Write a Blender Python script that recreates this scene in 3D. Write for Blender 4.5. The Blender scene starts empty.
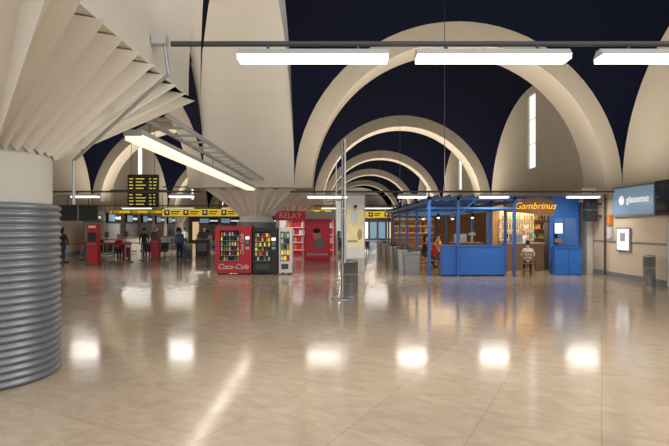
import bpy, math, random
from mathutils import Vector, Matrix
random.seed(4)
scene=bpy.context.scene
try:
    scene.view_settings.view_transform='Standard'
    scene.view_settings.look='None'
except Exception: pass

# ------------------------------------------------------------------ materials
def mat(name,col,rough=0.6,metal=0.0,var=0.08,scale=3.0,emit=0.0,ecol=None,bump=0.0,spec=None):
    m=bpy.data.materials.new(name); m.use_nodes=True
    nt=m.node_tree; b=nt.nodes['Principled BSDF']
    b.inputs['Roughness'].default_value=rough; b.inputs['Metallic'].default_value=metal
    tc=nt.nodes.new('ShaderNodeTexCoord'); no=nt.nodes.new('ShaderNodeTexNoise')
    no.inputs['Scale'].default_value=scale; no.inputs['Detail'].default_value=5
    nt.links.new(tc.outputs['Object'],no.inputs['Vector'])
    mx=nt.nodes.new('ShaderNodeMix'); mx.data_type='RGBA'
    mx.inputs[6].default_value=(*[c*(1-var) for c in col],1)
    mx.inputs[7].default_value=(*[min(1,c*(1+var)) for c in col],1)
    nt.links.new(no.outputs['Fac'],mx.inputs[0]); nt.links.new(mx.outputs[2],b.inputs['Base Color'])
    if emit>0:
        b.inputs['Emission Color'].default_value=(*(ecol or col),1); b.inputs['Emission Strength'].default_value=emit
    if bump>0:
        bp=nt.nodes.new('ShaderNodeBump'); bp.inputs['Strength'].default_value=bump; bp.inputs['Distance'].default_value=0.01
        nt.links.new(no.outputs['Fac'],bp.inputs['Height']); nt.links.new(bp.outputs[0],b.inputs['Normal'])
    return m

M={}
M['plaster']=mat('plaster_beige',(0.66,0.58,0.46),0.85,var=0.05,scale=0.8)
M['plaster2']=mat('plaster_pale',(0.70,0.66,0.58),0.85,var=0.05,scale=0.8)
M['wall']=mat('wall_stucco_tan',(0.76,0.62,0.47),0.8,var=0.06,scale=1.2)
M['blue_vault']=mat('vault_navy_paint',(0.0030,0.0048,0.0165),0.9,var=0.15,scale=1.0)
M['blue_vault'].node_tree.nodes['Principled BSDF'].inputs['Specular IOR Level'].default_value=0.12
M['concrete']=mat('column_concrete',(0.50,0.48,0.43),0.8,var=0.10,scale=2.5)
M['ribmetal']=mat('ribbed_metal',(0.21,0.23,0.26),0.38,metal=0.55,var=0.1,scale=2)
M['steel']=mat('brushed_steel',(0.42,0.44,0.46),0.35,metal=0.8)
M['grey']=mat('grey_paint',(0.25,0.26,0.28),0.5)
M['lgrey']=mat('light_grey_paint',(0.5,0.5,0.5),0.5)
M['dgrey']=mat('dark_grey_paint',(0.06,0.06,0.07),0.5)
M['black']=mat('black_plastic',(0.012,0.012,0.015),0.35)
M['white']=mat('white_paint',(0.75,0.75,0.73),0.5,var=0.03)
M['tube']=mat('fluorescent_tube',(1,1,1),0.5,emit=2.6,ecol=(1,0.98,0.91))
M['tubewarm']=mat('warm_light_panel',(1,0.95,0.75),0.5,emit=0.95,ecol=(1,0.90,0.68))
M['bluepaint']=mat('cobalt_blue_paint',(0.035,0.13,0.42),0.45,var=0.08)
M['bluepaint2']=mat('blue_counter_laminate',(0.03,0.17,0.62),0.4,var=0.05)
M['wood']=mat('oak_wood',(0.36,0.19,0.08),0.5,var=0.25,scale=6)
M['woodl']=mat('light_wood',(0.50,0.31,0.15),0.5,var=0.2,scale=5)
M['glow_orange']=mat('warm_lit_panel',(0.9,0.62,0.35),0.6,emit=0.5,ecol=(1,0.70,0.42),var=0.3)
M['red']=mat('red_laminate',(0.50,0.015,0.03),0.35,var=0.05)
M['redlit']=mat('red_lit_sign',(0.42,0.02,0.04),0.4,emit=0.12,ecol=(0.9,0.03,0.08))
M['yellow']=mat('yellow_sign_face',(0.9,0.62,0.02),0.5,emit=0.4,ecol=(1,0.7,0.05),var=0.03)
M['yellowtext']=mat('amber_led_text',(0.8,0.6,0.08),0.5,emit=0.5,ecol=(1,0.75,0.1))
M['orangelit']=mat('orange_lit_letters',(1,0.5,0.05),0.5,emit=0.9,ecol=(1,0.5,0.06))
M['whitelit']=mat('white_lit_face',(0.9,0.93,1),0.5,emit=0.6,ecol=(0.95,0.97,1))
M['screen']=mat('screen_blue_grey',(0.12,0.2,0.3),0.3,emit=0.4,ecol=(0.3,0.45,0.58),var=0.3,scale=1.3)
M['glass']=mat('tinted_glass',(0.03,0.04,0.05),0.08)
M['green']=mat('hedge_leaves',(0.04,0.09,0.03),0.8,var=0.5,scale=25)
M['skin']=mat('skin',(0.62,0.36,0.25),0.6)
M['hair']=mat('dark_hair',(0.03,0.018,0.012),0.7)
M['lips']=mat('lips',(0.45,0.13,0.12),0.6)
M['jeans']=mat('jeans',(0.04,0.06,0.13),0.8)
M['darkcloth']=mat('dark_cloth',(0.025,0.025,0.035),0.85)
M['whitecloth']=mat('white_cloth',(0.75,0.75,0.75),0.85)
M['redcloth']=mat('red_cloth',(0.45,0.03,0.04),0.85)
M['bluecloth']=mat('blue_cloth',(0.07,0.14,0.32),0.85)
M['orange']=mat('orange_label',(0.85,0.28,0.03),0.5)
M['greenl']=mat('green_label',(0.05,0.4,0.1),0.5)
M['cyan']=mat('cyan_label',(0.1,0.4,0.7),0.5)
M['postery']=mat('poster_cream_print',(0.80,0.60,0.33),0.5,emit=0.16,ecol=(1,0.82,0.5),var=0.5,scale=2.2)

# floor: polished travertine slabs
def floor_mat():
    m=bpy.data.materials.new('polished_travertine'); m.use_nodes=True
    nt=m.node_tree; L=nt.links; b=nt.nodes['Principled BSDF']
    tc=nt.nodes.new('ShaderNodeTexCoord'); mp=nt.nodes.new('ShaderNodeMapping')
    mp.inputs['Rotation'].default_value=(0,0,math.radians(28))
    L.new(tc.outputs['Object'],mp.inputs['Vector'])
    br=nt.nodes.new('ShaderNodeTexBrick'); L.new(mp.outputs[0],br.inputs['Vector'])
    br.offset=0.0
    br.inputs['Scale'].default_value=1.0; br.inputs['Brick Width'].default_value=1.0; br.inputs['Row Height'].default_value=1.0
    br.inputs['Mortar Size'].default_value=0.004; br.inputs['Mortar Smooth'].default_value=0.6
    br.inputs['Color1'].default_value=(0.50,0.395,0.295,1); br.inputs['Color2'].default_value=(0.46,0.36,0.265,1)
    br.inputs['Mortar'].default_value=(0.30,0.225,0.16,1)
    mp2=nt.nodes.new('ShaderNodeMapping'); mp2.inputs['Scale'].default_value=(1.0,1.9,1); L.new(mp.outputs[0],mp2.inputs['Vector'])
    n1=nt.nodes.new('ShaderNodeTexNoise'); n1.inputs['Scale'].default_value=3.0; n1.inputs['Detail'].default_value=10; n1.inputs['Distortion'].default_value=1.2; L.new(mp2.outputs[0],n1.inputs['Vector'])
    cr=nt.nodes.new('ShaderNodeValToRGB'); cr.color_ramp.elements[0].position=0.32; cr.color_ramp.elements[0].color=(0.87,0.85,0.83,1)
    cr.color_ramp.elements[1].position=0.68; cr.color_ramp.elements[1].color=(1.06,1.06,1.05,1)
    L.new(n1.outputs['Fac'],cr.inputs[0])
    mx=nt.nodes.new('ShaderNodeMix'); mx.data_type='RGBA'; mx.blend_type='MULTIPLY'; mx.inputs[0].default_value=1
    L.new(br.outputs['Color'],mx.inputs[6]); L.new(cr.outputs[0],mx.inputs[7]); L.new(mx.outputs[2],b.inputs['Base Color'])
    n2=nt.nodes.new('ShaderNodeTexNoise'); n2.inputs['Scale'].default_value=1.4; n2.inputs['Detail'].default_value=4; L.new(tc.outputs['Object'],n2.inputs['Vector'])
    mr=nt.nodes.new('ShaderNodeMapRange'); mr.inputs[3].default_value=0.07; mr.inputs[4].default_value=0.20
    L.new(n2.outputs['Fac'],mr.inputs[0]); L.new(mr.outputs[0],b.inputs['Roughness'])
    n3=nt.nodes.new('ShaderNodeTexNoise'); n3.inputs['Scale'].default_value=2.5; L.new(mp.outputs[0],n3.inputs['Vector'])
    bp=nt.nodes.new('ShaderNodeBump'); bp.inputs['Strength'].default_value=0.10; bp.inputs['Distance'].default_value=0.02
    L.new(n3.outputs['Fac'],bp.inputs['Height']); L.new(bp.outputs[0],b.inputs['Normal'])
    b.inputs['IOR'].default_value=1.55
    return m
M['floor']=floor_mat()

# ------------------------------------------------------------------ mesh builder
class B:
    def __init__(s): s.v=[];s.f=[];s.m=[];s.sm=[];s.names=[]
    def mi(s,k):
        if k not in s.names: s.names.append(k)
        return s.names.index(k)
    def add(s,vs,fs,k,smooth=False):
        o=len(s.v); s.v+= [tuple(p) for p in vs]; i=s.mi(k)
        for f in fs: s.f.append(tuple(o+a for a in f)); s.m.append(i); s.sm.append(smooth)
    def box(s,x0,x1,y0,y1,z0,z1,k):
        vs=[(x0,y0,z0),(x1,y0,z0),(x1,y1,z0),(x0,y1,z0),(x0,y0,z1),(x1,y0,z1),(x1,y1,z1),(x0,y1,z1)]
        s.add(vs,[(0,3,2,1),(4,5,6,7),(0,1,5,4),(1,2,6,5),(2,3,7,6),(3,0,4,7)],k)
    def lathe(s,cx,cy,prof,k,n=32,cap=True,smooth=True):
        vs=[];fs=[]
        for r,z in prof:
            for i in range(n):
                a=2*math.pi*i/n; vs.append((cx+r*math.cos(a),cy+r*math.sin(a),z))
        for j in range(len(prof)-1):
            for i in range(n):
                a=j*n+i;b_=j*n+(i+1)%n; fs.append((a,b_,b_+n,a+n))
        s.add(vs,fs,k,smooth)
        if cap:
            o=len(prof)-1
            s.add(vs[:n],[tuple(range(n-1,-1,-1))],k); s.add(vs[o*n:],[tuple(range(n))],k)
    def cyl(s,cx,cy,z0,z1,r,k,n=24,r2=None): s.lathe(cx,cy,[(r,z0),(r if r2 is None else r2,z1)],k,n)
    def rod(s,p,q,r,k,n=8,r2=None):
        p=Vector(p);q=Vector(q);d=(q-p).normalized(); u=d.orthogonal().normalized(); w=d.cross(u); r2=r if r2 is None else r2
        vs=[]
        for c,rr in((p,r),(q,r2)):
            for i in range(n):
                a=2*math.pi*i/n; vs.append(c+u*math.cos(a)*rr+w*math.sin(a)*rr)
        fs=[(i,(i+1)%n,(i+1)%n+n,i+n) for i in range(n)]+[tuple(range(n-1,-1,-1)),tuple(range(n,2*n))]
        s.add(vs,fs,k,False)
    def path(s,pts,r,k,n=8):
        for a,b in zip(pts[:-1],pts[1:]): s.rod(a,b,r,k,n)
        for p in pts[1:-1]: s.ball(p,(r,r,r),k,8,5)
    def ball(s,c,rad,k,n=12,m=8,fn=None):
        vs=[];fs=[]
        for j in range(m+1):
            t=math.pi*j/m
            for i in range(n):
                a=2*math.pi*i/n; p=Vector((math.sin(t)*math.cos(a),math.sin(t)*math.sin(a),math.cos(t)))
                if fn: p=fn(p)
                vs.append((c[0]+p.x*rad[0],c[1]+p.y*rad[1],c[2]+p.z*rad[2]))
        for j in range(m):
            for i in range(n):
                a=j*n+i;b_=j*n+(i+1)%n; fs.append((a,a+n,b_+n,b_))
        s.add(vs,fs,k,True)
    def quad(s,pts,k): s.add(pts,[tuple(range(len(pts)))],k)
    def build(s,name,bevel=0,origin=None,rot=0,loc=None):
        xs=[p[0] for p in s.v];ys=[p[1] for p in s.v];zs=[p[2] for p in s.v]
        if loc is None:
            c=origin or ((min(xs)+max(xs))/2,(min(ys)+max(ys))/2,min(zs)); loc=c
            vv=[(p[0]-c[0],p[1]-c[1],p[2]-c[2]) for p in s.v]
        else: vv=s.v
        me=bpy.data.meshes.new(name); me.from_pydata(vv,[],s.f)
        for k in s.names: me.materials.append(M[k])
        for i,p in enumerate(me.polygons): p.material_index=s.m[i]; p.use_smooth=s.sm[i]
        me.update()
        ob=bpy.data.objects.new(name,me); scene.collection.objects.link(ob); ob.location=loc; ob.rotation_euler=(0,0,rot)
        if bevel:
            md=ob.modifiers.new('bevel','BEVEL'); md.width=bevel; md.segments=2; md.limit_method='ANGLE'
        return ob

def text(parent,name,st,loc,size,k,rot=(math.pi/2,0,0),shear=0,align='CENTER',ext=0.004):
    cu=bpy.data.curves.new(name,'FONT'); cu.body=st; cu.size=size; cu.extrude=ext; cu.align_x=align; cu.align_y='CENTER'; cu.shear=shear
    cu.materials.append(M[k]); ob=bpy.data.objects.new(name,cu); scene.collection.objects.link(ob)
    ob.parent=parent; ob.location=Vector(loc)-Vector(parent.location); ob.rotation_euler=rot
    return ob
RW=(math.pi/2,0,-math.pi/2)

def area(name,loc,sx,sy,power,col=(1,1,1),up=False,rot=None):
    l=bpy.data.lights.new(name,'AREA'); l.shape='RECTANGLE'; l.size=sx; l.size_y=sy; l.energy=power; l.color=col
    o=bpy.data.objects.new(name,l); scene.collection.objects.link(o); o.location=loc
    o.rotation_euler=rot if rot else ((math.pi,0,0) if up else (0,0,0)); return o

# ------------------------------------------------------------------ shell
XL,XN,XA,XR=-17.3,-1.6,-5.05,11.0     # aisle wall, nave/arcade face, arcade/aisle face, right wall
b=B(); b.box(-19,13,-8,102,-0.2,0,'floor'); b.build('floor',origin=(0,0,0))
SP=3.3
arches=[19.2,35.4,51.6,67.8,84.0]
bays=[(5.9,19.2)]+[(a+1.6,a+16.2) for a in arches]

def dome(b,x0,x1,y0,y1,z0,H,n=36):
    vs=[];fs=[]
    for j in range(n+1):
        for i in range(n+1):
            u=-math.cos(math.pi*i/n); v=-math.cos(math.pi*j/n)
            vs.append(((x0+x1)/2+u*(x1-x0)/2,(y0+y1)/2+v*(y1-y0)/2,z0+H*math.sqrt(max(0,2-u*u-v*v))))
    for j in range(n):
        for i in range(n):
            a=j*(n+1)+i; fs.append((a,a+1,a+n+2,a+n+1))
    b.add(vs,fs,'blue_vault',True)
b=B()
for y0,y1 in bays:
    dome(b,XN,XR,y0,y1,SP,6.4); dome(b,XL,XA,y0,y1,SP,6.2)

def ring(b,cx,y0,y1,z0,ri,ro,k,n=56):
    vs=[];fs=[]
    for i in range(n+1):
        a=math.pi*i/n; c,s_=math.cos(a),math.sin(a)
        for (r,y) in((ri,y0),(ro,y0),(ro,y1),(ri,y1)): vs.append((cx+r*c,y,z0+r*s_))
    for i in range(n):
        o=4*i
        for j in range(4): fs.append((o+j,o+(j+1)%4,o+4+(j+1)%4,o+4+j))
    b.add(vs,fs,k,False)
for a in arches:
    ring(b,4.7,a,a+1.6,SP,5.62,7.6,'plaster')
    ring(b,(XL+XA)/2,a,a+1.6,SP,5.5,7.4,'plaster')
b.build('ceiling_vault',origin=(0,0,0))

# arcade between nave and aisle
def arcade(b,ya,yb,xn,xa,z0,ztop,k,n=40,hf=1.0):
    c=(ya+yb)/2;h=(yb-ya)/2; vs=[];fs=[]
    for i in range(n+1):
        t=math.pi*i/n; y=c-h*math.cos(t); z=z0+h*hf*math.sin(t)
        vs+=[(xn(y),y,z),(xn(y),y,ztop),(xa,y,ztop),(xa,y,z)]
    for i in range(n):
        o=4*i
        for j in range(4): fs.append((o+j,o+(j+1)%4,o+4+(j+1)%4,o+4+j))
    b.add(vs,fs,k,False)
b=B()
arcade(b,8.0,19.1,lambda y:-2.36+0.76*(y-8)/11.1,XA,3.8,12.5,'plaster2',hf=1.0)
b.box(-6.2,-2.36,4.1,8.0,3.86,12.5,'plaster2')
for i,a in enumerate(arches):
    b.box(XA-0.01,XN,a-0.1,a+3.4,SP+0.01,12.5,'plaster2')
    if i<len(arches)-1: arcade(b,a+3.4,arches[i+1]-0.1,lambda y:XN,XA,SP,12.5,'plaster2',hf=1.0)
b.build('wall_arcade',origin=(0,0,0))

# side walls with slit windows
def sidewall(name,x0,x1,wins,lower=None):
    b=B()
    ys=[5.9]
    for w in wins: ys+=[w-0.55,w+0.55]
    ys.append(101)
    for i in range(0,len(ys)-1):
        if i%2==0: b.box(x0,x1,ys[i],ys[i+1],0,12.5,'plaster')
        else:
            b.box(x0,x1,ys[i],ys[i+1],0,5.1,'plaster'); b.box(x0,x1,ys[i],ys[i+1],9.25,12.5,'plaster')
    b.build(name,origin=(0,0,0))
wins=[12.5]+[a+8.9 for a in arches[:4]]
sidewall('wall_right',XR,XR+0.12,wins)
sidewall('wall_left',XL-0.12,XL,wins)
k=1
for xx in (XR+0.07,XL-0.11):
    for w in wins:
        b=B()
        b.box(xx,xx+0.04,w-0.55,w-0.52,5.1,9.25,'white'); b.box(xx,xx+0.04,w+0.52,w+0.55,5.1,9.25,'white')
        for z in (5.1,6.48,7.86,9.22): b.box(xx,xx+0.04,w-0.52,w+0.52,z,z+0.03,'white')
        b.build('window_%d'%k); k+=1
# lower right wall (projects into the hall), baseboards
b=B(); b.box(10.0,XR,-8,101,0,3.25,'wall'); b.box(9.97,10.0,-8,101,1.25,1.30,'grey'); b.build('wall_lower_right')
b=B(); b.box(9.97,10.0,-8,101,0,0.18,'grey'); b.build('baseboard_right')
b=B(); b.box(XL,XL+0.03,5.9,101,0,0.18,'grey'); b.build('baseboard_left')
b=B(); b.box(XL,XR,101,101.3,0,13,'plaster'); b.build('wall_back')

# ------------------------------------------------------------------ fan columns
def column(cx,cy,rc,rneck,zr,zn,zt,h,folds,ribs=True,name='fan_column',inset=0.3):
    b=B()
    if ribs:
        prof=[(rc-0.03,0)]; pitch=0.083; n=int(zr/pitch)
        for i in range(n):
            z=i*pitch
            for t,o in((0.0,-0.028),(0.15,-0.006),(0.35,0.008),(0.5,0.012),(0.65,0.008),(0.85,-0.006)): prof.append((rc+o,z+t*pitch))
        prof.append((rc-0.028,n*pitch)); prof.append((rneck,n*pitch+0.01))
        b.lathe(cx,cy,prof,'ribmetal',64); z0=n*pitch
    else:
        b.cyl(cx,cy,0,zr,rc,'concrete',40); z0=zr
    b.cyl(cx,cy,z0,zn,rneck,'concrete',48)
    # pleated capital
    N=4*folds*2; rings=[]
    for lv in (0,1.0):
        rg=[]
        for i in range(N):
            side=(i*4)//N; t=(i-(side*N//4))/(N/4)
            s=-1+2*t
            px,py=[(s,-1),(1,s),(-s,1),(-1,-s)][side]
            if i%2==1:
                if side in(0,2): tx,ty=px*h,py*(h-inset)
                else: tx,ty=px*(h-inset),py*h
            else: tx,ty=px*h,py*h
            ang=math.atan2(py,px); rr=rneck+(0.035 if i%2==0 else -0.03)
            bx,by=rr*math.cos(ang),rr*math.sin(ang)
            zz=zn+(zt-zn)*lv+(0.0 if i%2==0 else (0.09 if lv==0 else 0))
            rg.append((cx+bx+(tx-bx)*lv,cy+by+(ty-by)*lv,zz))
        rings.append(rg)
    vs=sum(rings,[]);fs=[]
    for i in range(N):
        a=i;c=(i+1)%N; fs.append((a,c,c+N)); fs.append((a,c+N,a+N))
    fs.append(tuple(range(N,2*N)))
    b.add(vs,fs,'plaster2')
    b.cyl(cx,cy,zn-0.02,zn+0.25,rneck-0.02,'concrete',48)
    return b.build(name,origin=(cx,cy,0))
column(-4.3,6.05,0.85,0.76,2.09,2.66,3.84,2.03,9,inset=0.42)
tk=1
for i,a in enumerate(arches):
    column(-3.33,a+1.7,0.8,0.68,2.0,2.25,3.3,1.75,7)
    column(XL+0.5,a+1.7,0.6,0.5,2.0,2.25,3.3,1.0,5,ribs=False,name='wall_column',inset=0.16)
    b=B(); b.box(9.45,9.99,a,a+1.6,2.75,3.3,'plaster2'); b.box(9.75,9.965,a+0.2,a+1.4,0,2.75,'plaster2'); b.build('trim_%d'%tk); tk+=1

# conduit on the near column
b=B(); b.path([(-2.2,6.4,4.2),(-2.14,6.4,3.76),(-3.47,6.62,2.68),(-3.47,6.62,2.1)],0.022,'steel',8)
b.box(-2.34,-2.16,6.34,6.46,4.13,4.25,'lgrey'); b.build('electrical_conduit')

# ------------------------------------------------------------------ lamp rails
def lamp_rail(y,z,x0,x1,fix,wires=(),pw=40,r=0.035):
    b=B(); b.rod((x0,y,z),(x1,y,z),r,'dgrey',12)
    for xa,xb in fix:
        # trapezoid reflector housing with the tube below it
        for (u0,v0,u1,v1) in((-0.05,-0.08,-0.13,-0.17),(0.05,-0.08,0.13,-0.17)):
            b.quad([(xa,y+u0,z+v0),(xb,y+u0,z+v0),(xb,y+u1,z+v1),(xa,y+u1,z+v1)],'lgrey')
        b.quad([(xa,y-0.05,z-0.08),(xb,y-0.05,z-0.08),(xb,y+0.05,z-0.08),(xa,y+0.05,z-0.08)],'lgrey')
        for xx in(xa,xb): b.quad([(xx,y-0.05,z-0.08),(xx,y+0.05,z-0.08),(xx,y+0.13,z-0.17),(xx,y-0.13,z-0.17)],'lgrey')
        b.box(xa+0.01,xb-0.01,y-0.12,y+0.12,z-0.225,z-0.165,'tube')
        for t in (0.2,0.8):
            xx=xa+(xb-xa)*t; b.box(xx-0.015,xx+0.015,y-0.02,y+0.02,z-0.08,z+0.0,'dgrey')
        area('fluorescent_light',((xa+xb)/2,y,z-0.235),xb-xa,0.18,pw,(1,0.96,0.88))
    for wx,zt in wires: b.rod((wx,y,z),(wx,y,zt),0.012,'dgrey',6)
    return b.build('fluorescent_lamp_rail')
lamp_rail(6.5,4.18,-2.14,10.98,[(-1.27,0.68),(1.04,3.02),(3.41,5.35),(5.8,7.7)],pw=58)
lamp_rail(17.7,3.05,-1.62,9.85,[(-1.0,0.4),(2.2,3.2),(5.1,6.1),(8.2,9.3)],wires=[(3.85,10.0)],pw=32)
lamp_rail(18.95,3.14,-16.5,-5.1,[(-10.0,-9.0),(-6.3,-5.4),(-13.5,-12.5)],pw=38)
for a in arches[1:4]:
    lamp_rail(a-0.3,3.3,-1.58,9.95,[(-1,1),(2,4),(5,7)],wires=[(4.5,9.5)],pw=90)
    lamp_rail(a-0.2,3.3,-16.5,-5.1,[(-15,-13),(-12,-10),(-8,-6)],pw=70)

# long lightbox and cable ladder between the near columns
b=B()
b.box(-3.40,-3.10,8.0,19.05,3.26,3.36,'lgrey'); b.box(-3.38,-3.12,8.02,19.0,3.19,3.26,'tubewarm'); b.box(-3.10,-3.085,8.0,19.05,3.2,3.27,'tubewarm')
b.build('linear_light_trough')
b=B()
for xx in(-3.2,-2.72): b.box(xx-0.02,xx+0.02,8.0,18.9,3.56,3.64,'lgrey')
y=8.3
while y<18.9: b.box(-3.2,-2.72,y-0.03,y+0.03,3.57,3.61,'lgrey'); y+=0.75
for y in (8.6,13,17.5): b.rod((-3.2,y,3.36),(-3.2,y,3.58),0.012,'grey')
b.build('cable_ladder')
area('trough_light',(-3.27,13.5,3.17),0.2,10.5,30,(1,0.93,0.80))

# ------------------------------------------------------------------ vending machines
def bottles(b,x0,x1,y,z0,z1,rows,cols,cyl=True):
    ks=['red','orange','greenl','dgrey','white','yellow','black','black']
    dz=(z1-z0)/rows; dx=(x1-x0)/cols
    for r in range(rows):
        b.box(x0,x1,y,y+0.25,z0+r*dz,z0+r*dz+0.015,'steel')
        for c in range(cols):
            k=random.choice(ks); cx=x0+(c+0.5)*dx
            if cyl:
                b.cyl(cx,y+0.06,z0+r*dz+0.015,z0+r*dz+dz*0.6,dx*0.32,k,8); b.cyl(cx,y+0.06,z0+r*dz+dz*0.6,z0+r*dz+dz*0.82,dx*0.3,k,8,dx*0.1)
            else: b.box(cx-dx*0.38,cx+dx*0.38,y+0.02,y+0.12,z0+r*dz+0.015,z0+r*dz+dz*0.78,k)
def vending(name,x0,x1,y0,y1,h,kb,kind):
    b=B(); w=x1-x0; wx1=x1-0.3*w if kind!='narrow' else x1-0.08; wx0=x0+0.06
    if kind=='drink': wx0=x0+0.12*w; wx1=x1-0.34*w
    b.box(x0,x1,y0+0.3,y1,0.06,h,kb)
    b.box(x0,wx0,y0,y0+0.3,0.06,h,kb); b.box(wx1,x1,y0,y0+0.3,0.06,h,kb)
    b.box(wx0,wx1,y0,y0+0.3,h-0.16,h,kb); b.box(wx0,wx1,y0,y0+0.3,0.06,0.5,kb)
    b.box(wx0,wx1,y0+0.27,y0+0.3,0.5,h-0.16,'dgrey' if kind!='narrow' else 'white')
    for fx in(x0+0.08,x1-0.14): 
        for fy in (y0+0.08,y1-0.14): b.box(fx,fx+0.06,fy,fy+0.06,0,0.06,'black')
    bottles(b,wx0+0.01,wx1-0.01,y0+0.03,0.52,h-0.18,6 if kind!='narrow' else 5,7 if kind!='narrow' else 3,kind=='drink')
    if kind!='drink': b.box(wx0+0.04,wx1-0.04,y0-0.012,y0,0.2,0.4,'dgrey')
    if kind!='narrow':
        px1=x1-0.05; px0=px1-0.2
        b.box(px0,px1,y0-0.015,y0,h-0.7,h-0.35,'black'); b.box(px0+0.02,px1-0.02,y0-0.02,y0-0.012,h-0.5,h-0.38,'whitelit')
        b.box(px0+0.03,px1-0.03,y0-0.02,y0,0.95,1.05,'steel')
        for i in range(3):
            for j in range(4): b.box(px0+0.03+i*0.05,px0+0.065+i*0.05,y0-0.025,y0-0.012,h-0.67+j*0.035,h-0.645+j*0.035,'steel')
    return b.build(name,bevel=0.012)
vm=vending('drinks_vending_machine',-4.56,-3.19,18.9,19.7,1.83,'red','drink')
text(vm,'front_lettering','Coca-Cola',(-3.88,18.87,0.3),0.27,'white',shear=0.3)
text(vm,'side_lettering','Coca-Cola',(-3.54,18.88,1.15),0.18,'white',shear=0.3,rot=(math.pi/2,-math.pi/2,0))
vending('snack_vending_machine',-3.14,-2.2,18.9,19.7,1.78,'black','snack')
vending('water_vending_machine',-2.17,-1.68,19.0,19.7,1.78,'white','narrow')

# ------------------------------------------------------------------ totem, bin, poster
b=B(); b.lathe(0.17,12.6,[(0.3,0),(0.3,0.02),(0.06,0.05)],'steel'); b.cyl(0.17,12.6,0.04,3.95,0.03,'steel',16)
b.box(0.215,0.25,12.45,12.9,0.9,4.0,'lgrey'); b.box(0.215,0.25,12.44,12.45,0.9,4.0,'steel'); b.box(0.02,0.135,12.58,12.62,1.7,2.45,'white'); b.box(0.0,0.02,12.57,12.63,1.6,3.6,'steel')
b.build('pole_sign')
def bin_(x,y,r,h):
    b=B(); b.lathe(x,y,[(r*0.9,0),(r*0.95,0.04),(r,0.06),(r,h-0.06),(r*1.05,h-0.06),(r*1.05,h-0.02),(r*0.8,h),(r*0.55,h),(r*0.5,h-0.12)],'steel',28)
    b.lathe(x,y,[(r*0.5,h-0.12),(0.001,h-0.13)],'black',28,cap=False)
    for z in (0.3,0.55): b.lathe(x,y,[(r,z),(r*1.02,z+0.01),(r,z+0.02)],'grey',28,cap=False)
    return b.build('litter_bin')
bin_(0.36,13.25,0.23,0.93)
bin_(9.65,15.4,0.17,0.93)
b=B(); b.box(0.4,1.15,20.0,20.25,0.0,0.5,'lgrey'); b.box(0.38,1.17,19.98,20.27,0.5,3.1,'lgrey'); b.box(0.43,1.12,19.965,19.98,0.55,3.05,'postery')
b.box(0.43,1.12,19.96,19.97,2.5,3.05,'white'); b.ball((0.74,19.955,2.2),(0.15,0.01,0.35),'whitecloth'); b.ball((0.78,19.95,2.55),(0.07,0.01,0.1),'skin'); b.ball((0.78,19.945,2.62),(0.075,0.01,0.06),'hair'); b.box(0.45,1.1,19.955,19.965,0.6,1.0,'white'); b.ball((0.95,19.955,1.5),(0.09,0.01,0.22),'woodl'); b.box(0.47,0.85,19.955,19.965,1.2,1.27,'grey')
b.build('poster_stand',bevel=0.01)

# ------------------------------------------------------------------ red shop
b=B()
b.box(-3.2,0.1,26.75,33,2.5,2.6,'white'); b.box(-3.25,-1.6,26.6,26.75,2.15,2.65,'redlit'); b.box(-1.6,0.15,26.6,26.75,2.25,2.6,'lgrey')
b.box(-3.2,-3.05,26.75,33,0,2.5,'white'); b.box(0.0,0.12,26.75,33,0,2.5,'white')
b.box(-3.05,0.0,32.8,33,0,2.5,'redlit')
b.box(-1.68,-0.32,26.7,26.8,0.0,2.2,'red'); b.box(-1.6,-0.4,26.66,26.7,0.15,2.05,'redlit'); b.ball((-1.0,26.66,1.35),(0.22,0.015,0.3),'skin'); b.ball((-0.9,26.65,0.9),(0.3,0.015,0.28),'grey'); b.ball((-1.02,26.65,1.6),(0.2,0.012,0.14),'hair')
b.box(-1.55,-0.45,26.64,26.66,0.3,0.38,'lgrey')
for x in (-3.05,-2.4,-1.75,-0.15): b.box(x-0.03,x+0.03,26.76,26.82,0,2.2,'steel')
for j in range(4):
    b.box(-2.95,-0.1,30,30.4,0.4+j*0.45,0.44+j*0.45,'white')
    for i in range(20): b.box(-2.9+i*0.14,-2.8+i*0.14,30.05,30.2,0.44+j*0.45,0.72+j*0.45,random.choice(['red','red','orange','white','redlit','lgrey']))
sh=b.build('newsagent_shop')
text(sh,'fascia_lettering','RELAY',(-2.42,26.58,2.4),0.42,'white')
area('shop_light',(-1.5,29,2.45),2.5,4,70,(1,0.95,0.92))

# ------------------------------------------------------------------ cafe: blue pergola
b=B()
ysr=[18.2,21.0,23.8,26.6,29.4,32.2]
for y in ysr:
    for x in ([3.4,6.5] if y>18.3 else [3.4,4.45,6.5]):
        b.box(x-0.05,x+0.05,y-0.05,y+0.05,0,2.9,'bluepaint')
    b.box(3.2,6.55,y-0.05,y+0.05,2.78,2.9,'bluepaint'); b.box(3.3,6.55,y-0.03,y+0.03,2.45,2.52,'bluepaint')
for x in (3.4,6.5): b.box(x-0.05,x+0.05,18.0,32.4,2.66,2.78,'bluepaint')
for x in (3.4,6.5): b.box(x-0.03,x+0.03,18.2,32.2,2.45,2.52,'bluepaint')
x=3.7
while x<6.5: b.box(x-0.02,x+0.02,18.0,32.4,2.9,2.97,'bluepaint'); x+=0.42
b.rod((4.45,18.2,2.2),(5.05,18.2,2.78),0.025,'bluepaint')
b.build('cafe_pergola')
b=B(); b.box(3.85,6.2,18.3,18.42,0.05,1.08,'bluepaint2'); b.box(3.8,6.25,18.28,18.75,1.08,1.13,'bluepaint'); b.box(3.85,6.2,18.42,18.7,0,0.1,'dgrey')
for x in(3.85,6.16): b.box(x,x+0.04,18.27,18.3,0.0,1.08,'bluepaint')
b.build('blue_service_counter')
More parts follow.
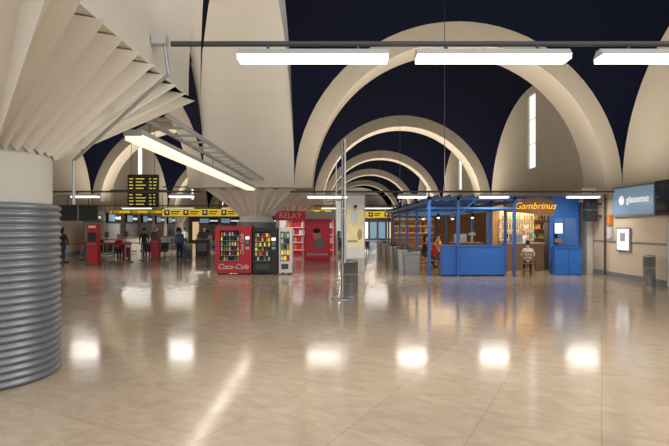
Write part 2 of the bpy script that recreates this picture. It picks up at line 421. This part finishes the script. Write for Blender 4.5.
# service island in the cafe and back wall
b=B(); b.box(3.6,9.8,32.6,32.8,0,3.0,'wood'); b.box(3.8,6.3,31.2,31.8,0,1.1,'wood'); b.box(3.75,6.35,31.1,31.85,1.1,1.16,'lgrey')
for j in range(3):
    b.box(3.8,6.3,32.35,32.6,1.4+j*0.45,1.43+j*0.45,'glow_orange')
    for i in range(15): 
        xx=3.9+i*0.16; kk=random.choice(['greenl','orange','black','white','red']); b.cyl(xx,32.45,1.43+j*0.45,1.65+j*0.45,0.04,kk,8); b.cyl(xx,32.45,1.65+j*0.45,1.75+j*0.45,0.016,kk,6)
b.build('cafe_back_bar')
b=B(); b.box(5.0,6.2,21.2,21.8,0,1.1,'dgrey'); b.box(4.95,6.25,21.15,21.85,1.1,1.15,'wood'); b.box(5.1,5.6,21.4,21.75,1.15,1.5,'steel'); b.cyl(5.85,21.5,1.15,1.6,0.06,'steel',12); b.box(5.7,6.0,21.45,21.55,1.45,1.55,'steel')
b.box(5.0,6.2,21.15,21.2,0.2,0.95,'wood'); b.build('cafe_counter')
# kiosk bar to the right, with wood fascia
b=B()
b.box(6.9,9.42,22.0,22.1,0,2.9,'woodl'); b.box(7.2,8.7,21.97,22.0,1.2,2.5,'glow_orange')
b.box(7.0,8.6,20.7,21.1,0,1.1,'wood'); b.box(6.95,8.65,20.65,21.15,1.1,1.15,'lgrey')
for z in (1.3,1.7,2.1):
    b.box(7.2,9.2,21.7,22.0,z,z+0.03,'wood')
    for i in range(18):
        b.cyl(7.27+i*0.107,21.8,z+0.03,z+0.2,0.032,random.choice(['greenl','black','white','orange','wood','dgrey']),8); b.cyl(7.27+i*0.107,21.8,z+0.2,z+0.29,0.012,'black',6)
b.box(7.3,7.75,20.75,21.0,1.15,1.5,'steel'); b.cyl(8.1,20.85,1.15,1.55,0.04,'steel',10); b.box(7.98,8.22,20.83,20.87,1.5,1.56,'steel')
for x in (7.2,7.8,8.4): b.cyl(x,20.3,2.75,2.88,0.05,'tube',10)
n=18; pts=[]
for i in range(n+1):
    x=6.6+2.1*i/n; t=i/n
    pts.append((x,19.5-0.3*math.sin(t*math.pi),2.3+0.08*math.cos(t*math.pi),2.62+0.32*math.sin(t*math.pi*0.9)))
for p,q in zip(pts[:-1],pts[1:]):
    b.quad([(p[0],p[1],p[2]),(q[0],q[1],q[2]),(q[0],q[1],q[3]),(p[0],p[1],p[3])],'wood')
    b.quad([(p[0],p[1]+0.1,p[2]),(q[0],q[1]+0.1,q[2]),(q[0],q[1]+0.1,q[3]),(p[0],p[1]+0.1,p[3])],'wood')
    b.quad([(p[0],p[1],p[2]),(q[0],q[1],q[2]),(q[0],q[1]+0.1,q[2]),(p[0],p[1]+0.1,p[2])],'woodl')
    b.quad([(p[0],p[1],p[3]),(q[0],q[1],q[3]),(q[0],q[1]+0.1,q[3]),(p[0],p[1]+0.1,p[3])],'woodl')
b.box(6.66,6.76,19.75,19.85,0,2.9,'bluepaint')
b.box(6.65,6.75,22.0,22.1,0,2.9,'bluepaint'); b.box(6.6,9.42,19.55,22.1,2.9,3.0,'bluepaint')
# blue front on the right: framed dark opening over a blue dado
b.box(8.32,8.44,19.4,19.52,0,3.0,'bluepaint2'); b.box(9.3,9.42,19.4,22.1,0,3.0,'bluepaint2'); b.box(8.44,9.3,19.4,19.5,2.15,3.0,'bluepaint2'); b.box(8.44,9.3,19.4,19.5,0,1.05,'bluepaint2')
b.box(8.44,9.3,19.36,19.54,1.05,1.1,'bluepaint'); b.box(8.85,8.89,19.42,19.48,1.1,2.15,'bluepaint')
b.box(8.9,9.2,21.0,21.4,0,2.0,'dgrey'); b.box(8.5,8.8,19.40,19.42,1.55,1.95,'whitelit'); b.box(8.5,8.8,19.40,19.42,1.2,1.35,'wood')
ck=b.build('beer_kiosk')
text(ck,'fascia_script','Gambrinus',(7.62,19.14,2.6),0.36,'orangelit',shear=0.35)
b=B(); b.box(8.2,9.2,18.7,18.76,0.02,1.0,'bluepaint2'); b.box(8.16,9.24,18.67,19.0,1.0,1.05,'bluepaint'); b.box(8.2,8.26,18.76,19.0,0,1.0,'bluepaint'); b.box(9.14,9.2,18.76,19.0,0,1.0,'bluepaint')
b.box(8.68,8.72,18.685,18.7,0.02,1.0,'bluepaint'); b.build('blue_bar_screen')
area('cafe_light',(5.0,26,2.6),2.5,8,130,(1,0.72,0.43))
area('kiosk_light',(7.9,20.9,2.85),1.2,1.2,80,(1,0.72,0.43))
# pendant lamps
for (x,y) in [(4.2,20.5),(5.6,20.5),(4.2,24),(5.6,24)]:
    b=B(); b.rod((x,y,2.6),(x,y,2.35),0.008,'black'); b.lathe(x,y,[(0.03,2.36),(0.13,2.2)],'black',16,cap=False); b.ball((x,y,2.2),(0.06,0.06,0.06),'tube'); b.build('pendant_lamp')

def chair(x,y,rot,k='wood'):
    b=B(); b.box(-0.21,0.21,-0.21,0.21,0.43,0.46,k)
    for sx in(-0.19,0.19):
        b.rod((sx,-0.19,0),(sx,-0.19,0.44),0.017,k); b.rod((sx,0.21,0),(sx,0.23,0.88),0.017,k)
    for z in(0.6,0.72,0.84): b.box(-0.19,0.19,0.205,0.23,z-0.03,z+0.03,k)
    for z in(0.2,): b.rod((-0.19,-0.19,z),(0.19,-0.19,z),0.01,k); b.rod((-0.19,0.2,z),(0.19,0.2,z),0.01,k)
    return b.build('cafe_chair',loc=(x,y,0),rot=rot)
def table(x,y,k='woodl'):
    b=B(); b.lathe(x,y,[(0.35,0.72),(0.36,0.735),(0.35,0.75)],k,28); b.cyl(x,y,0.03,0.72,0.03,'dgrey',12); b.lathe(x,y,[(0.24,0),(0.24,0.015),(0.04,0.04)],'dgrey',24)
    b.build('cafe_table')
for (x,y) in [(4.6,20.3),(4.6,22.5),(4.6,24.9),(5.8,23.7),(5.8,26.2),(4.7,27.4)]:
    table(x,y); chair(x-0.6,y,math.pi/2); chair(x+0.6,y,-math.pi/2) if x<5 and y>21 else None
def stool(x,y):
    b=B(); b.lathe(x,y,[(0.16,0.70),(0.18,0.72),(0.17,0.75)],'wood',20); 
    for a in range(4):
        c,s_=math.cos(a*math.pi/2+.78),math.sin(a*math.pi/2+.78); b.rod((x+c*.2,y+s_*.2,0),(x+c*.1,y+s_*.1,0.7),0.015,'dgrey')
    b.lathe(x,y,[(0.165,0.25),(0.175,0.26),(0.165,0.27)],'dgrey',20,cap=False); b.build('bar_stool')
stool(7.9,20.2)
# planters along left edge of the cafe
for i in range(8):
    y=18.9+i*1.75; x=2.85; s=0.29
    b=B()
    vs=[];hh=[(s*0.88,0),(s*0.9,0.05),(s,0.80),(s*1.06,0.80),(s*1.06,0.87),(s*0.9,0.87),(s*0.88,0.78)]
    for r,z in hh: vs+=[(x-r,y-r,z),(x+r,y-r,z),(x+r,y+r,z),(x-r,y+r,z)]
    fs=[]
    for j in range(len(hh)-1):
        for q in range(4): fs.append((4*j+q,4*j+(q+1)%4,4*j+4+(q+1)%4,4*j+4+q))
    b.add(vs,fs,'grey' if i%2==0 else 'lgrey'); b.quad([(x-s*.9,y-s*.9,0.79),(x+s*.9,y-s*.9,0.79),(x+s*.9,y+s*.9,0.79),(x-s*.9,y+s*.9,0.79)],'dgrey')
    for q in range(8):
        a=random.uniform(0,6.28); r=random.uniform(0.02,0.17); h=random.uniform(0.1,0.26)
        px_,py_=x+r*math.cos(a),y+r*math.sin(a); b.rod((px_,py_,0.78),(px_+0.04*math.cos(a),py_+0.04*math.sin(a),0.8+h),0.008,'green',5,0.003)
        for t in(0.5,1): b.ball((px_+0.04*t*math.cos(a),py_+0.04*t*math.sin(a),0.8+h*t),(0.04,0.03,0.02),'green',6,4)
    b.build('planter_box')

# ------------------------------------------------------------------ right wall items
b=B(); b.box(9.9,9.965,15.5,17.9,2.15,3.2,'grey'); b.box(9.885,9.9,15.57,17.83,2.22,3.13,'screen')
b.ball((9.88,17.3,2.72),(0.008,0.16,0.16),'whitelit'); o=b.build('advertising_screen',bevel=0.01)
text(o,'screen_lettering','glassense',(9.88,16.4,2.72),0.33,'whitelit',rot=RW)
b=B(); b.box(9.75,9.965,13.6,15.3,2.15,3.2,'black'); b.box(9.735,9.75,13.68,15.22,2.23,3.12,'glass'); b.build('wall_television',bevel=0.01)
b=B(); b.box(9.93,9.965,16.9,17.7,0.95,1.78,'steel'); b.box(9.92,9.93,16.95,17.65,1.0,1.73,'whitelit'); b.box(9.915,9.92,17.15,17.45,1.3,1.6,'lgrey'); b.build('notice_board')
b=B(); b.box(9.93,9.965,13.2,15.0,0.0,2.0,'lgrey'); b.box(9.91,9.93,13.28,14.92,0.02,1.93,'white'); b.rod((9.86,14.7,1.0),(9.86,14.7,1.2),0.012,'steel'); b.rod((9.92,14.7,1.1),(9.86,14.7,1.1),0.01,'steel'); b.build('door_1')
for z in(2.02,2.48):
    b=B(); y=18.75; b.box(9.3,9.78,y-0.06,y+0.06,z,z+0.38,'black'); b.box(9.78,9.965,y-0.03,y+0.03,z+0.16,z+0.22,'dgrey'); b.box(9.33,9.75,y-0.07,y-0.06,z+0.03,z+0.35,'glass'); b.build('wall_monitor')
b=B(); b.box(9.88,9.965,18.0,18.25,1.9,2.25,'orange'); b.box(9.88,9.965,18.0,18.25,1.4,1.8,'white'); b.build('wall_phone')
b=B(); b.rod((9.91,18.42,0.05),(9.91,18.42,3.0),0.035,'dgrey',10); b.box(9.9,9.965,18.37,18.47,1.5,1.55,'dgrey'); b.box(9.9,9.965,18.37,18.47,2.8,2.85,'dgrey'); b.build('wall_pipe')

# ------------------------------------------------------------------ left: signs and check in
b=B(); b.box(-12.5,-10.65,30,30.15,3.0,4.95,'black')
for x in(-12.3,-10.9): b.rod((x,30.07,4.95),(x,30.07,7.6),0.015,'dgrey')
for j in range(9):
    z=4.66-j*0.19
    for (xa,xb) in((-12.4,-12.1),(-12.0,-11.3),(-11.2,-11.0),(-10.95,-10.7)):
        b.box(xa,xa+(xb-xa)*random.uniform(0.4,0.9),29.985,30,z,z+0.06,'yellowtext')
b.build('departure_board')
def hang_sign(x0,x1,y,z0,z1,items,name='directional_sign'):
    b=B(); b.box(x0,x1,y,y+0.2,z0,z1,'black'); b.box(x0+0.03,x1-0.03,y-0.015,y,z0+0.04,z1-0.04,'yellow')
    h=z1-z0
    for i in range(items):
        xx=x0+0.15+i*(x1-x0-0.2)/items
        b.box(xx,xx+h*0.6,y-0.02,y-0.012,z0+h*0.2,z0+h*0.8,'black')
        b.ball((xx+h*0.3,y-0.022,z0+h*0.55),(h*0.14,0.006,h*0.18),'yellow',8,6)
        b.box(xx+h*0.75,xx+h*0.75+min(0.5,h*1.1),y-0.02,y-0.012,z0+h*0.55,z0+h*0.68,'black'); b.box(xx+h*0.75,xx+h*0.75+min(0.4,h),y-0.02,y-0.012,z0+h*0.3,z0+h*0.42,'black')
    for xx in(x0+0.3,x1-0.3): b.rod((xx,y+0.1,z1),(xx,y+0.1,z1+1.2),0.015,'dgrey')
    b.rod((x0,y+0.1,z1+1.2),(x1,y+0.1,z1+1.2),0.03,'dgrey')
    return b.build(name)
hang_sign(-9.75,-5.3,28,2.36,2.85,4)
hang_sign(-13.8,-10.3,30.5,2.6,2.85,3)
hang_sign(-3.0,-0.3,38,2.55,3.15,3)
hang_sign(1.2,5.2,40,2.5,3.1,3)
hang_sign(-3.0,4.5,55,2.7,3.4,5)
for x in(-12.9,-11.9):
    b=B(); b.box(x-0.45,x+0.45,24,24.12,2.1,2.85,'black'); b.box(x-0.4,x+0.4,23.985,24,2.16,2.79,'glass'); b.rod((x,24.06,2.85),(x,24.06,3.3),0.02,'dgrey'); b.rod((x-0.5,24.06,3.3),(x+0.5,24.06,3.3),0.02,'dgrey'); b.build('hanging_monitor')

# check-in desks along the left wall and across the far hall
def desk(x,y,rot=0):
    b=B(); b.box(-0.9,0.9,-0.3,0.3,0,1.0,'white'); b.box(-0.95,0.95,-0.38,0.3,1.0,1.06,'wood'); b.box(-0.9,0.9,-0.31,-0.3,0.05,0.15,'dgrey')
    b.box(-0.25,0.25,0.0,0.04,1.15,1.5,'black'); b.box(-0.03,0.03,0.02,0.05,1.06,1.2,'black'); b.box(-0.88,-0.1,-0.312,-0.3,0.3,0.8,'grey')
    b.box(-1.0,-0.94,0.9,0.96,0,2.6,'steel'); b.box(0.94,1.0,0.9,0.96,0,2.6,'steel')
    b.box(-1.0,1.0,0.85,1.0,2.1,2.75,'black'); b.box(-0.9,0.0,0.84,0.85,2.2,2.65,'screen'); b.box(0.1,0.9,0.84,0.85,2.35,2.5,'whitelit')
    b.box(-1.0,1.0,0.93,0.95,0,2.1,'grey')
    b.build('check_in_desk',loc=(x,y,0),rot=rot)
for i in range(6): desk(-14.4,30.5+i*3.0+1,math.pi/2)
for i in range(4): desk(-12.8+i*2.15,49.5,0)
b=B(); b.box(-17,-5.2,58,58.2,0,3.1,'dgrey'); 
for i in range(8): b.box(-16.6+i*1.45,-15.6+i*1.45,57.9,58,0.3,2.4,random.choice(['glow_orange','whitelit','screen','redlit']))
b.build('shopfront_row')
b=B(); b.box(-1.5,9.7,70,70.2,0,3.2,'dgrey')
for i in range(9): b.box(-1.2+i*1.2,-0.3+i*1.2,69.9,70,0.2,2.5,random.choice(['glow_orange','whitelit','woodl','screen']))
b.build('shopfront_row')
def kiosk(x,y,h=1.9,w=0.48):
    b=B(); b.box(x-w/2,x+w/2,y,y+0.35,0,h,'red'); b.box(x-w/2-0.03,x+w/2+0.03,y-0.05,y+0.4,0,0.06,'dgrey'); b.box(x-w*0.38,x+w*0.38,y-0.02,y,1.1,1.55,'glass'); b.box(x-w*0.4,x+w*0.4,y-0.12,y,0.95,1.0,'grey'); b.box(x-w*0.35,x+w*0.35,y-0.01,y,h-0.2,h-0.08,'white')
    b.build('self_service_kiosk',bevel=0.015)
kiosk(-11.6,23.8,1.95,0.5); kiosk(-9.9,27.3,1.5,0.42)
def post(x,y):
    b=B(); b.lathe(x,y,[(0.17,0),(0.17,0.02),(0.03,0.05)],'dgrey',20); b.cyl(x,y,0.04,0.97,0.025,'steel',12); b.cyl(x,y,0.88,1.0,0.035,'red',12); b.build('queue_barrier_post')
for yy in (25.6,27.1):
    for xx in (-13.8,-12.6,-11.4,-10.5): post(xx,yy)
    b=B()
    for xa,xb in((-13.8,-12.6),(-12.6,-11.4),(-11.4,-10.5)): b.box(xa+0.036,xb-0.036,yy-0.004,yy+0.004,0.90,0.96,'red')
    b.build('barrier_belt')
for i,(x,y) in enumerate([(-8.3,31),(-7.0,31.2),(-6.3,34)]):
    b=B(); b.box(x-0.4,x+0.4,y,y+0.5,0,1.0,'dgrey'); b.box(x-0.42,x+0.42,y-0.03,y+0.55,1.0,1.05,'grey'); b.box(x-0.3,x+0.3,y+0.2,y+0.25,1.15,1.5,'black'); b.box(x-0.03,x+0.03,y+0.2,y+0.25,1.05,1.2,'black'); b.box(x-0.3,x+0.3,y-0.01,y,0.3,0.8,'grey'); b.build('information_desk')
# waiting seats
def bench(x,y,rot=0,n=4):
    b=B(); w=0.55*n; b.box(-w/2,w/2,-0.03,0.03,0.3,0.36,'dgrey')
    for s in(-w/2+0.2,w/2-0.2): b.box(s-0.03,s+0.03,-0.03,0.03,0,0.3,'dgrey'); b.box(s-0.03,s+0.03,-0.28,0.28,0,0.04,'dgrey')
    for i in range(n):
        cx=-w/2+0.55*(i+0.5); b.box(cx-0.24,cx+0.24,-0.24,0.2,0.38,0.43,'dgrey'); b.quad([(cx-0.24,0.2,0.42),(cx+0.24,0.2,0.42),(cx+0.24,0.3,0.85),(cx-0.24,0.3,0.85)],'dgrey'); b.quad([(cx-0.24,0.23,0.42),(cx+0.24,0.23,0.42),(cx+0.24,0.33,0.85),(cx-0.24,0.33,0.85)],'dgrey')
    b.build('waiting_bench',loc=(x,y,0),rot=rot)
bench(-8.3,38); bench(1.2,34,0); bench(1.2,38,0); bench(-0.5,44)
bench(-13.2,29.2,0,3); bench(-10.9,30.0,0,3)
def suitcase(x,y,k):
    b=B(); b.box(x-0.2,x+0.2,y-0.13,y+0.13,0.06,0.62,k)
    for s in(-0.13,-0.04,0.05,0.13): b.box(x+s-0.012,x+s+0.012,y-0.14,y-0.13,0.1,0.58,'dgrey')
    for s in(-0.15,0.15): b.rod((x+s,y-0.1,0.035),(x+s,y+0.1,0.035),0.035,'black',10)
    for s in(-0.09,0.09): b.rod((x+s,y+0.1,0.62),(x+s,y+0.1,0.98),0.009,'steel')
    b.rod((x-0.1,y+0.1,0.98),(x+0.1,y+0.1,0.98),0.014,'black'); b.build('suitcase',bevel=0.02)
suitcase(-9.2,30.2,'bluecloth'); suitcase(-8.0,27.0,'dgrey'); suitcase(-12.05,28.8,'redcloth')

# ------------------------------------------------------------------ people
def person(x,y,rot,top='darkcloth',legs='jeans',pose='stand',hair='hair',sc=1.0,long_hair=False):
    J={}
    if pose in('stand','walk'):
        st=0.0 if pose=='stand' else 0.22
        J=dict(pel=(0,0,.95),spi=(0,0.01,1.12),che=(0,0,1.30),nb=(0,.015,1.45),nk=(0,0.0,1.55),
        shL=(.165,0,1.41),elL=(.225,.03+st*.4,1.14),wrL=(.23,-.05+st*.3,.89),shR=(-.165,0,1.41),elR=(-.225,.03-st*.4,1.14),wrR=(-.22,-.12-st*.3,.92),
        hiL=(.09,0,.89),knL=(.10,-.02-st*.6,.50),anL=(.10,.03-st*.8,.09),toL=(.12,-.15-st*.8,.04),
        hiR=(-.09,0,.89),knR=(-.10,-.02+st*.3,.50),anR=(-.10,.03+st*1.3,.09+st*.2),toR=(-.12,-.15+st*1.2,.04))
    else:
        J=dict(pel=(0,0,.55),spi=(0,0.03,.72),che=(0,0.0,.92),nb=(0,-.02,1.07),nk=(0,-.04,1.16),
        shL=(.165,-.01,1.03),elL=(.22,-.08,.77),wrL=(.15,-.30,.74),shR=(-.165,-.01,1.03),elR=(-.22,-.08,.77),wrR=(-.13,-.30,.76),
        hiL=(.09,-.03,.53),knL=(.12,-.43,.52),anL=(.12,-.40,.09),toL=(.13,-.57,.04),
        hiR=(-.09,-.03,.53),knR=(-.12,-.43,.52),anR=(-.12,-.36,.09),toR=(-.13,-.53,.04))
    R=dict(pel=(.155,.12),spi=(.135,.10),che=(.155,.11),nb=(.08,.07),nk=(.052,.052),shL=(.065,.06),elL=(.045,.045),wrL=(.03,.026),hiL=(.09,.09),knL=(.06,.06),anL=(.042,.042),toL=(.038,.03))
    for k in list(R):
        if k.endswith('L'): R[k[:-1]+'R']=R[k]
    names=list(J); idx={k:i for i,k in enumerate(names)}
    E=[('pel','spi'),('spi','che'),('che','nb'),('nb','nk'),('che','shL'),('shL','elL'),('elL','wrL'),('che','shR'),('shR','elR'),('elR','wrR'),('pel','hiL'),('hiL','knL'),('knL','anL'),('anL','toL'),('pel','hiR'),('hiR','knR'),('knR','anR'),('anR','toR')]
    me=bpy.data.meshes.new('tmp'); me.from_pydata([J[k] for k in names],[(idx[a],idx[c]) for a,c in E],[])
    ob=bpy.data.objects.new('tmp',me); scene.collection.objects.link(ob)
    md=ob.modifiers.new('s','SKIN')
    for i,k in enumerate(names):
        me.skin_vertices[0].data[i].radius=R[k]; me.skin_vertices[0].data[i].use_root=(k=='pel')
    ss=ob.modifiers.new('ss','SUBSURF'); ss.levels=2; ss.render_levels=2
    bpy.context.view_layer.update()
    dg=bpy.context.evaluated_depsgraph_get(); em=bpy.data.meshes.new_from_object(ob.evaluated_get(dg))
    reg={}
    for a,c in E:
        if a in('elL','elR'): reg[(a,c)]=top
        elif (a,c)==('nb','nk'): reg[(a,c)]='skin'
        elif a.startswith('an'): reg[(a,c)]='black'
        elif a[:2] in('hi','kn') or c[:2]=='hi': reg[(a,c)]=legs
        else: reg[(a,c)]=top
    b=B(); V=[v.co.copy() for v in em.vertices]; groups={}
    for p in em.polygons:
        c0=p.center; best=None;bd=9
        for e in E:
            A=Vector(J[e[0]]);C=Vector(J[e[1]]);d=C-A;t=max(0,min(1,(c0-A).dot(d)/d.length_squared)); dd=(c0-(A+d*t)).length
            if dd<bd: bd=dd;best=e
        groups.setdefault(reg[best],[]).append(tuple(p.vertices))
    b.v=[tuple(v) for v in V]
    for k,fl in groups.items():
        i=b.mi(k)
        for f in fl: b.f.append(f);b.m.append(i);b.sm.append(True)
    bpy.data.objects.remove(ob); 
    # head
    nk=Vector(J['nk']); hc=nk+Vector((0,-0.012,0.115))
    def hf(p):
        q=p.copy()
        if q.z<0: q.x*=(1+0.35*q.z); q.y*=(1+0.18*q.z)
        if q.y<-0.5: q.y=-0.5+(q.y+0.5)*0.75
        return q
    b.ball(hc,(.078,.098,.122),'skin',20,14,hf)
    b.rod(nk-Vector((0,0,.06)),nk+Vector((0,-.005,.06)),.05,'skin',12)
    b.add([hc+Vector(p) for p in((-.016,-.083,-.02),(.016,-.083,-.02),(0,-.112,-.026),(0,-.084,.025),(0,-.086,-.038))],[(0,2,3),(2,1,3),(0,4,2),(4,1,2)],'skin',True)
    for s in(-1,1):
        b.ball(hc+Vector((s*.03,-.080,.012)),(.012,.008,.007),'white',8,6); b.ball(hc+Vector((s*.03,-.087,.012)),(.006,.004,.006),'black',6,5)
        b.box(hc.x+s*.03-.016,hc.x+s*.03+.016,hc.y-.088,hc.y-.08,hc.z+.028,hc.z+.033,hair)
        b.ball(hc+Vector((s*.078,.005,-.005)),(.012,.022,.032),'skin',8,6)
    b.ball(hc+Vector((0,-.082,-.055)),(.024,.009,.007),'lips',10,6)
    def hr(p):
        q=p.copy()
        if q.y<-0.1 and q.z<0.45: q=q*0.8
        elif q.z<-0.35: q=q*(0.85 if not long_hair else 1.0)
        return q
    b.ball(hc+Vector((0,.010,.012)),(.086,.106,.125),hair,20,14,hr)
    if long_hair: b.ball(hc+Vector((0,.06,-.08)),(.075,.05,.15),hair,14,10)
    # hands
    for s,w,e in((1,'wrL','elL'),(-1,'wrR','elR')):
        W=Vector(J[w]);d=(W-Vector(J[e])).normalized(); side=Vector((0,-1,0)) if pose!='sit' else Vector((-s,0,0)); side=(side-d*side.dot(d)).normalized(); nrm=d.cross(side).normalized()
        b.rod(W-d*.01,W+d*.03,.024,'skin',8,.03)
        c=W+d*.055
        o=len(b.v); b.ball((0,0,0),(.045,.038,.015),'skin',10,8)
        for i in range(o,len(b.v)):
            q=b.v[i]; b.v[i]=tuple(c+d*q[0]+side*q[1]+nrm*q[2])
        inw=Vector((-s,0,0)) if pose!='sit' else Vector((0,0,-1))
        for fi,(off,ln) in enumerate(((.028,.068),(.010,.078),(-.009,.072),(-.026,.056))):
            p0=c+d*.032+side*off; p1=p0+d*ln*.5+inw*.006; p2=p1+d*ln*.3+inw*.016; p3=p2+d*ln*.2+inw*.016
            b.rod(p0,p1,.0095,'skin',6,.0085); b.rod(p1,p2,.0085,'skin',6,.0075); b.rod(p2,p3,.0075,'skin',6,.005)
        t0=c-d*.015+side*.03; t1=t0+side*.025+d*.03; t2=t1+d*.028+side*.004+inw*.008
        b.rod(t0,t1,.012,'skin',6,.010); b.rod(t1,t2,.010,'skin',6,.006)
    zmin=min(v[2] for v in b.v)
    b.v=[(v[0]*sc,v[1]*sc,(v[2]-zmin)*sc) for v in b.v]
    return b.build('person',loc=(x,y,0),rot=rot)
PI=math.pi
person(7.2,18.75,PI*0.9,'whitecloth','darkcloth','sit',sc=0.95); chair(7.2,18.80,PI*0.9)
person(4.0,22.5,PI/2,'darkcloth','jeans','sit',long_hair=True)
person(5.2,24.9,-PI/2,'orange','jeans','sit')
person(4.0,20.3,PI/2,'redcloth','jeans','sit')
person(5.3,29.0,0.1,'darkcloth','darkcloth','stand')
person(8.0,21.4,0.2,'whitecloth','darkcloth','stand')
person(-13.6,24.9,PI*0.9,'darkcloth','jeans','walk',long_hair=True)
person(-12.65,29.15,0,'redcloth','jeans','sit')
person(-13.75,29.15,0,'darkcloth','darkcloth','sit')
person(-10.9,29.95,0,'bluecloth','jeans','sit')
person(-10.7,27.9,PI*1.1,'darkcloth','jeans','stand')
person(-9.2,35.0,0.3,'darkcloth','jeans','walk')
person(-9.6,30.4,PI*0.7,'whitecloth','darkcloth','stand',long_hair=True)
person(-8.5,27.2,PI*1.2,'bluecloth','darkcloth','stand')
person(-12.4,34.5,PI*0.6,'orange','jeans','walk')
person(-11.5,38.0,PI,'whitecloth','jeans','stand')
person(-10.2,42.0,PI*1.3,'redcloth','darkcloth','stand')
person(2.0,42.0,0.3,'bluecloth','darkcloth','walk')
person(0.2,48.0,PI,'darkcloth','darkcloth','stand')

# ------------------------------------------------------------------ lights
warm=(1,0.93,0.82)
for (y,z,p) in((6.5,4.3,420),(17.4,3.3,400),(34.9,3.5,520),(51.1,3.5,480),(67.3,3.5,420),(83.5,3.5,300)):
    area('nave_vault_fill',(4.7,y,z),9,0.3,p,warm,up=True)  # unseen fill added above the rails to brighten the nave vaults, no fixture
for (y,p) in((12,240),(18.7,300),(35,420),(51,400)):
    area('aisle_vault_fill',(-11,y,3.5),9,0.3,p,warm,up=True)  # added upward fill that lifts the aisle vaults, not an existing lamp
w=bpy.data.worlds.new('world'); scene.world=w; w.use_nodes=True
nt=w.node_tree; bg=nt.nodes['Background']; bg.inputs[0].default_value=(0.97,0.97,0.96,1); bg.inputs[1].default_value=1.3

cam=bpy.data.cameras.new('camera'); co=bpy.data.objects.new('camera',cam); scene.collection.objects.link(co)
co.location=(0,0,1.8); co.rotation_euler=(math.pi/2,0,0); cam.sensor_width=36; cam.lens=500/669*36
cam.shift_y=0.006; cam.shift_x=-0.002; cam.clip_end=300
scene.camera=co
